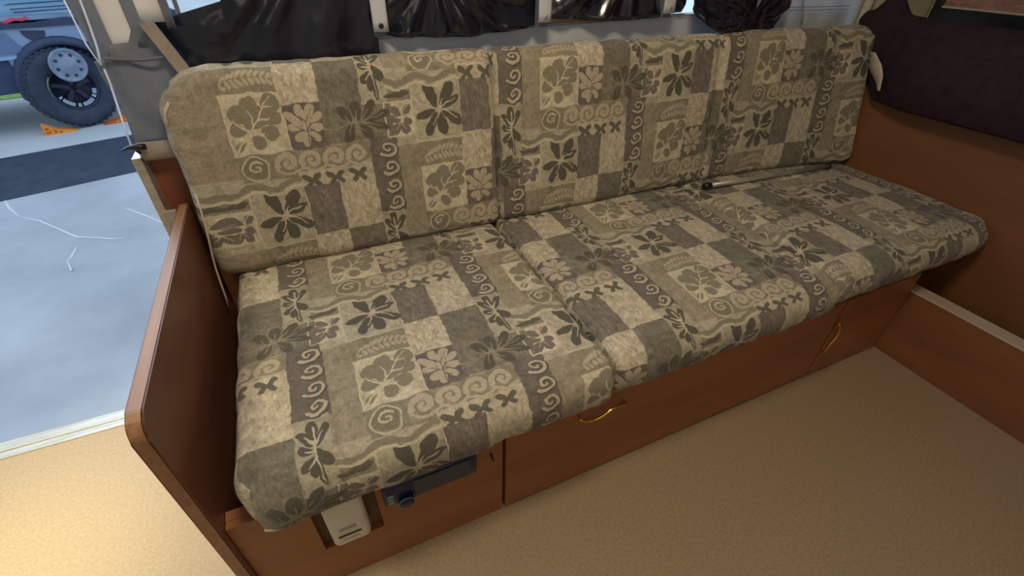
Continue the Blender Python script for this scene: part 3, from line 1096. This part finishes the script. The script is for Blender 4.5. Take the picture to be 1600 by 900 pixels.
# ------------------------------------------------------------------ blanket over the right wall
def prof_blanket(s, t):
    """s 0..1 from hem up and over; t 0..1 from the back corner to the room"""
    y = 1.175 - 0.17 * max(0, 1 - s / 0.38) ** 1.2 * math.exp(-t * 6) - 2.2 * t ** 1.35
    g = min(1, max(0, (1.06 - y) / 0.18))
    if s < 0.38:
        k = s / 0.38
        z = 0.684 + 0.220 * k
        x = 1.887 - (0.02 + 0.072 * g) * math.sin(PI * (0.25 + 0.62 * k))
        if t < 0.10:
            z += (1 - t / 0.10) ** 2 * 0.05 * (1 - k)
    elif s < 0.5:
        k = (s - 0.38) / 0.12
        z = 0.904 + 0.022 * math.sin(k * PI / 2)
        x0_ = 1.887 - (0.02 + 0.072 * g) * math.sin(PI * 0.87)
        x = x0_ + (1.909 - x0_) * k
    else:
        k = (s - 0.5) / 0.5
        z = 0.926 - 0.30 * k ** 1.4
        x = 1.909 + 0.45 * k
    w = noise.noise(Vector((y * 3.0, x * 3, z * 3))) * 0.010 + noise.noise(Vector((y * 9, x * 9, z * 6))) * 0.003
    if s > 0.3:
        z += w * 0.8
        z += 0.062 * math.exp(-((y - 1.10) / 0.035) ** 2 - ((x - 1.90) / 0.06) ** 2)
    x += w * 0.6 if s < 0.5 else 0
    return Vector((x, y, z))


bl = empty('blanket', (1.9, 0.3, 0.8), 'thick dark plum blanket draped over the right wooden wall onto the bed', 'blanket')
bm = sheet(90, 120, prof_blanket, 0.008)
bk = obj('cloth', bm, M['blanket'], bl, True)
def lin(u, v):
    c = [px(1362, 80, 0, 1.84), px(1358, 105, 0, 1.84), px(1368, 125, 0, 1.84), px(1374, 141, 0, 1.84)]
    d = [px(1368, 82, 0, 1.80), px(1378, 102, 0, 1.80), px(1380, 118, 0, 1.80), px(1375, 142, 0, 1.80)]
    k = v * 3
    i = min(2, int(k))
    f = k - i
    a = c[i].lerp(c[i + 1], f)
    b = d[i].lerp(d[i + 1], f)
    p = a.lerp(b, u)
    p.x -= 0.010 * math.sin(u * PI)
    return p
bm = sheet(8, 24, lin, 0.002)
obj('lining', bm, M['lining'], bl, True)['label'] = 'cream underside turned out at the back corner'
bd = bmesh.new()
box(bd, 1.93, 2.42, -1.3, 1.20, 0.532, 0.64, 0.03, 3)
obj('bed_mattress', bd, M['lining'], bdk, True)

# ------------------------------------------------------------------ black vinyl window flaps and their straps
def flap(label, x0, x1, zb, zt, y, amp, seed, fold=(0.5, 1.0), bulge=0.02):
    def fn(u, v):
        x = x0 + (x1 - x0) * u
        lo = zb(u)
        hi = zt(u)
        z = lo + (hi - lo) * v
        dx, dz = (u - fold[0]), (v - fold[1])
        a = math.atan2(dz * (hi - lo), dx * (x1 - x0) + 1e-6)
        rr_ = math.hypot(dx, dz)
        d = amp * math.sin(a * 13 + 2.0 * noise.noise(Vector((u * 3, v * 3, seed)))) * min(1, rr_ * 2.2)
        d += amp * 1.6 * noise.noise(Vector((u * 4.0, v * 2.2, seed * 3)))
        d += amp * 0.7 * abs(noise.noise(Vector((u * 11, v * 6, seed))))
        if seed == 1.0:
            d *= 0.2 + 0.8 * u
        return Vector((x, y - bulge * math.sin(PI * u) * (1 - 0.6 * v) + d, z))
    bm = sheet(110, 50, fn, 0.0015)
    o = obj('window_flap', bm, M['film'], None, True)
    return tag(o, label, 'window flap', 'black vinyl window flaps')


def zt1(u):
    return 0.962 + 0.11 * u + 0.35 * max(0, u - 0.30)


flap('black vinyl window flap at far left, smooth with one slanting gathered fold', -0.212, 0.222,
     lambda u: 0.83 + 0.03 * max(0, (u - 0.9) / 0.1) ** 2, zt1, 1.240, 0.0045, 1.0, (1.02, 1.0), 0.010)
flap('black glossy vinyl window flap between the first and second white strap', 0.240, 0.668,
     lambda u: 0.918 - 0.012 * math.sin(PI * u) + 0.014 * u, lambda u: 1.5, 1.240, 0.012, 2.4, (0.3, 0.25), 0.03)
flap('black glossy vinyl window flap between the second and third white strap', 0.674, 1.128,
     lambda u: 0.942 - 0.010 * math.sin(PI * u), lambda u: 1.5, 1.240, 0.013, 5.1, (0.55, 0.3), 0.03)
flap('crumpled black vinyl window flap at the right, sagging in a loose bundle', 1.130, 1.560,
     lambda u: 0.955 - 0.085 * math.sin(PI * min(1, u * 1.0)) ** 0.7 + 0.05 * max(0, u - 0.8), lambda u: 1.35, 1.225, 0.016, 8.8, (0.6, 0.1), 0.05)


def strap(label, x0, x1, z0, y=1.205):
    t = empty('window_strap', ((x0 + x1) / 2, y, z0), label, 'strap', 'white canvas straps with snaps')
    bm = sheet(6, 30, lambda u, v: Vector((x0 + (x1 - x0) * u, y + 0.002 * math.sin(v * 14) - 0.003 * math.sin(u * PI), z0 + v * (1.6 - z0))), 0.002)
    obj('webbing', bm, M['canvas_white'], t, True)
    bm = bmesh.new()
    lathe(bm, [(0.0058, 0), (0.0058, 0.002), (0.004, 0.0036), (0.0022, 0.0026), (0.0, 0.0026)], Matrix.Translation(((x0 + x1) / 2, y - 0.002, z0 + 0.012)) @ Matrix.Rotation(PI / 2, 4, 'X'), 18)
    s = obj('snap', bm, M['alu'] if x0 > 0.3 else M['black'], t, True)
    bm = bmesh.new()
    box(bm, x0 + 0.004, x1 - 0.004, y + 0.012, y + 0.03, z0 - 0.012, z0 + 0.05)
    obj('strap_anchor', bm, M['canvas'], t)


def xz(a, b, y=1.205):
    p = px(a, b, 1, y)
    return p.x, p.z


strap('white canvas strap with black snap, right of the leftmost flap', xz(583, 40)[0], xz(607, 40)[0], xz(595, 50)[1])
strap('white canvas strap with silver snap between the second and third flap', xz(842, 25)[0], xz(862, 25)[0], xz(852, 35)[1])
strap('white canvas strap with silver snap beside the crumpled flap', xz(1038, 10)[0], xz(1056, 10)[0], xz(1047, 21)[1])
# added tan strip for the outside view in the gap under the third flap
bm = bmesh.new()
box(bm, 0.685, 0.99, 1.255, 1.258, 0.925, 0.950)
struct('gap_tan_strip', bm, mat('orange_tan_gap', srgb(186, 142, 112), 0.8, srgb(196, 154, 124), (20, 20, 20), 3), cw)
# cord over the white curtain
bm = bmesh.new()
ca, cb = px(1252, 38, 1, 1.225), px(1263, -60, 1, 1.225)
tube(bm, [ca.lerp(cb, k / 10) + Vector((0.004 * math.sin(k * 1.3), 0, 0)) for k in range(11)], 0.0030, 8)
o = obj('curtain_cord', bm, M['tan'], None, True)
tag(o, 'thin grey cord hanging over the white canvas above the right back cushion', 'cord')
# thin pale line behind the cushion by the end panel
bm = bmesh.new()
a, b = Vector((-0.231, 1.10, 0.66)), Vector((-0.258, 1.075, 0.372))
tube(bm, [a.lerp(b, k / 8) + Vector((0.002 * math.sin(k), 0, 0)) for k in range(9)], 0.0022, 8)
o = obj('shock_cord', bm, M['lining'], None, True)
tag(o, 'thin pale cord running down behind the left back cushion by the end panel', 'cord')
# dark hook at the corner of the canvas
bm = bmesh.new()
q = [px(228, 229, 1, 1.165), px(215, 230, 1, 1.165), px(202, 231, 1, 1.165), px(190, 236, 1, 1.165)]
tube(bm, [v for v in q], [0.006, 0.007, 0.0045, 0.002], 10)
q = [px(212, 234, 1, 1.165), px(220, 240, 1, 1.165)]
tube(bm, q, 0.003, 8)
o = obj('canvas_tie', bm, M['black'], None, True)
tag(o, 'short dark tie sticking out at the lower corner of the grey canvas beside the doorway', 'tie')

# ------------------------------------------------------------------ car outside the door
VO = Vector((-2.1, 6.6, 0))


def veh(u, z, n=0.0):
    return VO + DV * u + Vector((0, 0, z)) - DN * n     # n towards the camper


car = empty('off_road_car', (VO.x, VO.y + 0.4, -0.59), 'grey blue off-road car parked outside the door with a large black wheel', 'car')


def vprism(pts, n0, n1):
    bm = bmesh.new()
    a = [bm.verts.new(veh(u, z, n0)) for u, z in pts]
    b = [bm.verts.new(veh(u, z, n1)) for u, z in pts]
    bm.faces.new(a)
    bm.faces.new(b[::-1])
    for i in range(len(pts)):
        j = (i + 1) % len(pts)
        bm.faces.new((a[i], b[i], b[j], a[j]))
    return bm


arc = [(0.10 + 0.40 * math.cos(a), -0.19 + 0.40 * math.sin(a)) for a in [PI * k / 14 for k in range(15)]]
body = [(-2.6, 0.10), (-2.6, 0.36), (1.3, 0.375), (1.3, -0.19)] + arc + [(-0.32, 0.10)]
obj('body_side', vprism(body, -0.02, 0.0), M['body'], car)
obj('cabin_side', vprism([(-2.6, 0.40), (-2.5, 1.15), (0.9, 1.15), (1.2, 0.42)], -0.10, -0.05), M['body'], car)
w = obj('side_window', vprism([(-2.3, 0.46), (-2.3, 1.05), (0.75, 1.05), (1.0, 0.46)], -0.05, -0.042), M['carglass'], car)
obj('window_seam', vprism([(-0.9, 0.40), (-0.9, 1.1), (-0.85, 1.1), (-0.85, 0.40)], -0.05, -0.03), M['body_dark'], w)
for k, zz in enumerate((0.478, 0.505, 0.545, 0.59)):  # thin dark streaks across the side glass
    obj('dark_streak', vprism([(-0.10 - 0.02 * k, zz), (0.35, zz + 0.012), (0.35, zz + 0.020), (-0.10, zz + 0.008)], -0.05, -0.035), M['body_dark'], w)
obj('belt_trim', vprism([(-2.6, 0.345), (-2.6, 0.392), (0.0, 0.398), (0.24, 0.428), (0.36, 0.42), (1.2, 0.42), (1.2, 0.362)], -0.01, 0.025), M['body_dark'], car)
hp = [(-0.125, 0.338)] + [(-0.035 + 0.09 * math.cos(a), 0.325 - 0.085 * math.sin(a)) for a in [PI - PI * k / 12 for k in range(13)]]
obj('fuel_recess', vprism(hp, 0.0, 0.006), M['body_dark'], car)
obj('sill_molding', vprism([(-2.6, 0.075), (-2.6, 0.105), (-0.3, 0.128), (-0.06, 0.145), (-0.04, 0.128), (-0.3, 0.10)], -0.01, 0.02), M['carglass'], car)
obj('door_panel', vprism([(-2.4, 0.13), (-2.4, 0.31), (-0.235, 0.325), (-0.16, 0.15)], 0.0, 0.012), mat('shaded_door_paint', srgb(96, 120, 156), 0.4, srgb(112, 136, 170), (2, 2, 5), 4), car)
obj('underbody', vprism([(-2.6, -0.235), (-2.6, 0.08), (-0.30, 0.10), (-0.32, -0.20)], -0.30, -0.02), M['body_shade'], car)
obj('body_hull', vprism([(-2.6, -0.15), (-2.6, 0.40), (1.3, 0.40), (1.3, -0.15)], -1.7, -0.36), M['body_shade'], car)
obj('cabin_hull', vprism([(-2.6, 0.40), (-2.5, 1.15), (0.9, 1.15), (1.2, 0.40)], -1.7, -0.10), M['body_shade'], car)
# wheel-arch flare
bm = bmesh.new()
K = 18
pr = None
for k in range(K + 1):
    a = -0.15 + (PI + 0.3) * k / K
    ring = []
    for rr_, nn in ((0.385, -0.25), (0.385, 0.05), (0.40, 0.075), (0.455, 0.05), (0.465, 0.0)):
        ring.append(bm.verts.new(veh(0.09 + rr_ * math.cos(a), -0.19 + rr_ * math.sin(a), nn)))
    if pr:
        for i in range(4):
            bm.faces.new((pr[i], ring[i], ring[i + 1], pr[i + 1]))
    pr = ring
obj('arch_flare', bm, M['body_dark'], car, True)
# red lettering-like decal on the bonnet line, abstract strokes as the photo shows
bm = vprism([(-0.235, 0.402), (-0.14, 0.440), (-0.06, 0.430), (-0.03, 0.448), (-0.02, 0.425), (-0.07, 0.408), (-0.12, 0.418), (-0.19, 0.395)], -0.048, -0.03)
obj('red_decal', bm, M['red'], car)
bm = vprism([(-0.42, 0.400), (-0.30, 0.432), (-0.26, 0.425), (-0.30, 0.400)], -0.048, -0.03)
obj('red_decal', bm, M['red'], car)

# wheel
wc = veh(0.055, -0.200, 0.08)
ang = math.radians(33)
axis = Vector((math.sin(ang), -math.cos(ang), 0.0))
zx = Vector((0, 0, 1)).cross(axis).normalized()
MW = Matrix((
    (zx.x, 0, axis.x, wc.x), (zx.y, 0, axis.y, wc.y), (zx.z, 1, axis.z, wc.z), (0, 0, 0, 1))) @ Matrix.Scale(0.93, 4)
bm = bmesh.new()
TR = 0.405
lathe(bm, [(0.225, -0.20), (0.30, -0.235), (0.375, -0.225), (TR, -0.19), (TR + 0.003, -0.10), (TR, -0.02), (0.378, 0.015), (0.33, 0.032), (0.27, 0.028), (0.232, 0.012), (0.222, -0.02), (0.22, -0.19), (0.225, -0.20)], MW, 56)
ty = obj('tyre', bm, M['tyre'], car, True)
bm = bmesh.new()
for k in range(40):
    for s in (0, 1):
        a = 2 * PI * (k + 0.5 * s) / 40
        t = bmesh.new()
        box(t, TR - 0.012, TR + 0.010, -0.016, 0.016, (-0.205, -0.10)[s], (-0.112, 0.004)[s], 0.003, 1)
        merge(bm, t, MW @ Matrix.Rotation(a, 4, 'Z'))
tr = obj('tread_block', bm, M['tyre'], ty)
tr['kind'] = 'stuff'
bm = bmesh.new()
lathe(bm, [(0.226, 0.010), (0.214, 0.014), (0.200, -0.02), (0.19, -0.10), (0.0, -0.10)], MW, 48)
rim = obj('wheel_rim', bm, M['rim'], car, True)
for a0, a1 in ((200, 207), (212, 248), (256, 266), (272, 312), (318, 328), (332, 350)):
    bm = bmesh.new()
    g = []
    for k in range(6):
        a = math.radians(a0 + (a1 - a0) * k / 5)
        g.append((bm.verts.new(MW @ Vector((0.158 * math.cos(a), 0.158 * math.sin(a), -0.005))), bm.verts.new(MW @ Vector((0.195 * math.cos(a), 0.195 * math.sin(a), 0.004)))))
    for k in range(5):
        bm.faces.new((g[k][0], g[k + 1][0], g[k + 1][1], g[k][1]))
    bmesh.ops.solidify(bm, geom=bm.faces[:], thickness=0.01)
    obj('polished_segment', bm, M['polish'], rim)
for k in range(5):
    bm = bmesh.new()
    box(bm, 0.03, 0.19, -0.022, 0.022, -0.06, -0.03, 0.006, 2)
    a = math.radians(18 + 72 * k)
    bm.transform(MW @ Matrix.Rotation(a, 4, 'Z'))
    obj('spoke', bm, M['rim'], rim)
# grey slotted steel disc seen in front of the tyre's upper half
MD = MW @ Matrix.Scale(1 / 0.93, 4)
dc = px(107, 102, 1, wc.y - 0.10)
MD.translation = dc
bm = bmesh.new()
lathe(bm, [(0.150, -0.012), (0.155, 0.0), (0.150, 0.008), (0.132, 0.004), (0.120, -0.004), (0.070, 0.010), (0.050, 0.022), (0.0, 0.022)], MD, 44)
dsk = obj('hub_disc', bm, M['steel'], car, True)
for k in range(8):
    bm = bmesh.new()
    a = 2 * PI * (k + 0.3) / 8
    t = bmesh.new()
    box(t, 0.086, 0.110, -0.013, 0.013, -0.006, 0.010, 0.004, 2)
    merge(bm, t, MD @ Matrix.Rotation(a, 4, 'Z'))
    obj('slot', bm, M['rim'], dsk)

# wheel chocks
def chock(label, p, s, m1, m2, flip=1, yaw=0.0):
    t = empty('wheel_chock', p, label, 'wheel chock', None)
    Mc = Matrix.Translation(p) @ Matrix.Rotation(yaw, 4, 'Z') @ Matrix.Scale(s, 4)
    bm = bmesh.new()
    pts = [(-0.11 * flip, 0), (-0.11 * flip, 0.115), (-0.085 * flip, 0.125), (-0.05 * flip, 0.10), (0.02 * flip, 0.055), (0.20 * flip, 0.012), (0.20 * flip, 0)]
    prism(bm, pts, 1, -0.05, 0.05)
    bm.transform(Mc)
    obj('wedge', bm, m1, t)
    for q in ([(-0.095, .02), (-0.095, .045), (-0.045, .045), (-0.045, .02)], [(-0.095, .062), (-0.095, .085), (-0.06, .085), (-0.05, .062)],
              [(-0.02, .015), (-0.02, .062), (0.01, .046), (0.01, .015)], [(0.025, .012), (0.025, .038), (0.06, .028), (0.06, .012)]):
        bm = bmesh.new()
        prism(bm, [(a * flip, b) for a, b in q], 1, -0.052, -0.048)
        bm.transform(Mc)
        obj('web_pocket', bm, m2, t)


chock('orange plastic wheel chock in front of the black car wheel', px(90, 208, 2, -0.59), 0.86, M['orange'], M['orange_dark'], 1, 0.32)
chock('orange wheel chock half hidden behind the right side of the black car wheel', px(190, 190, 2, -0.59), 0.8, M['orange_dark'], M['orange'], -1, 0.32)
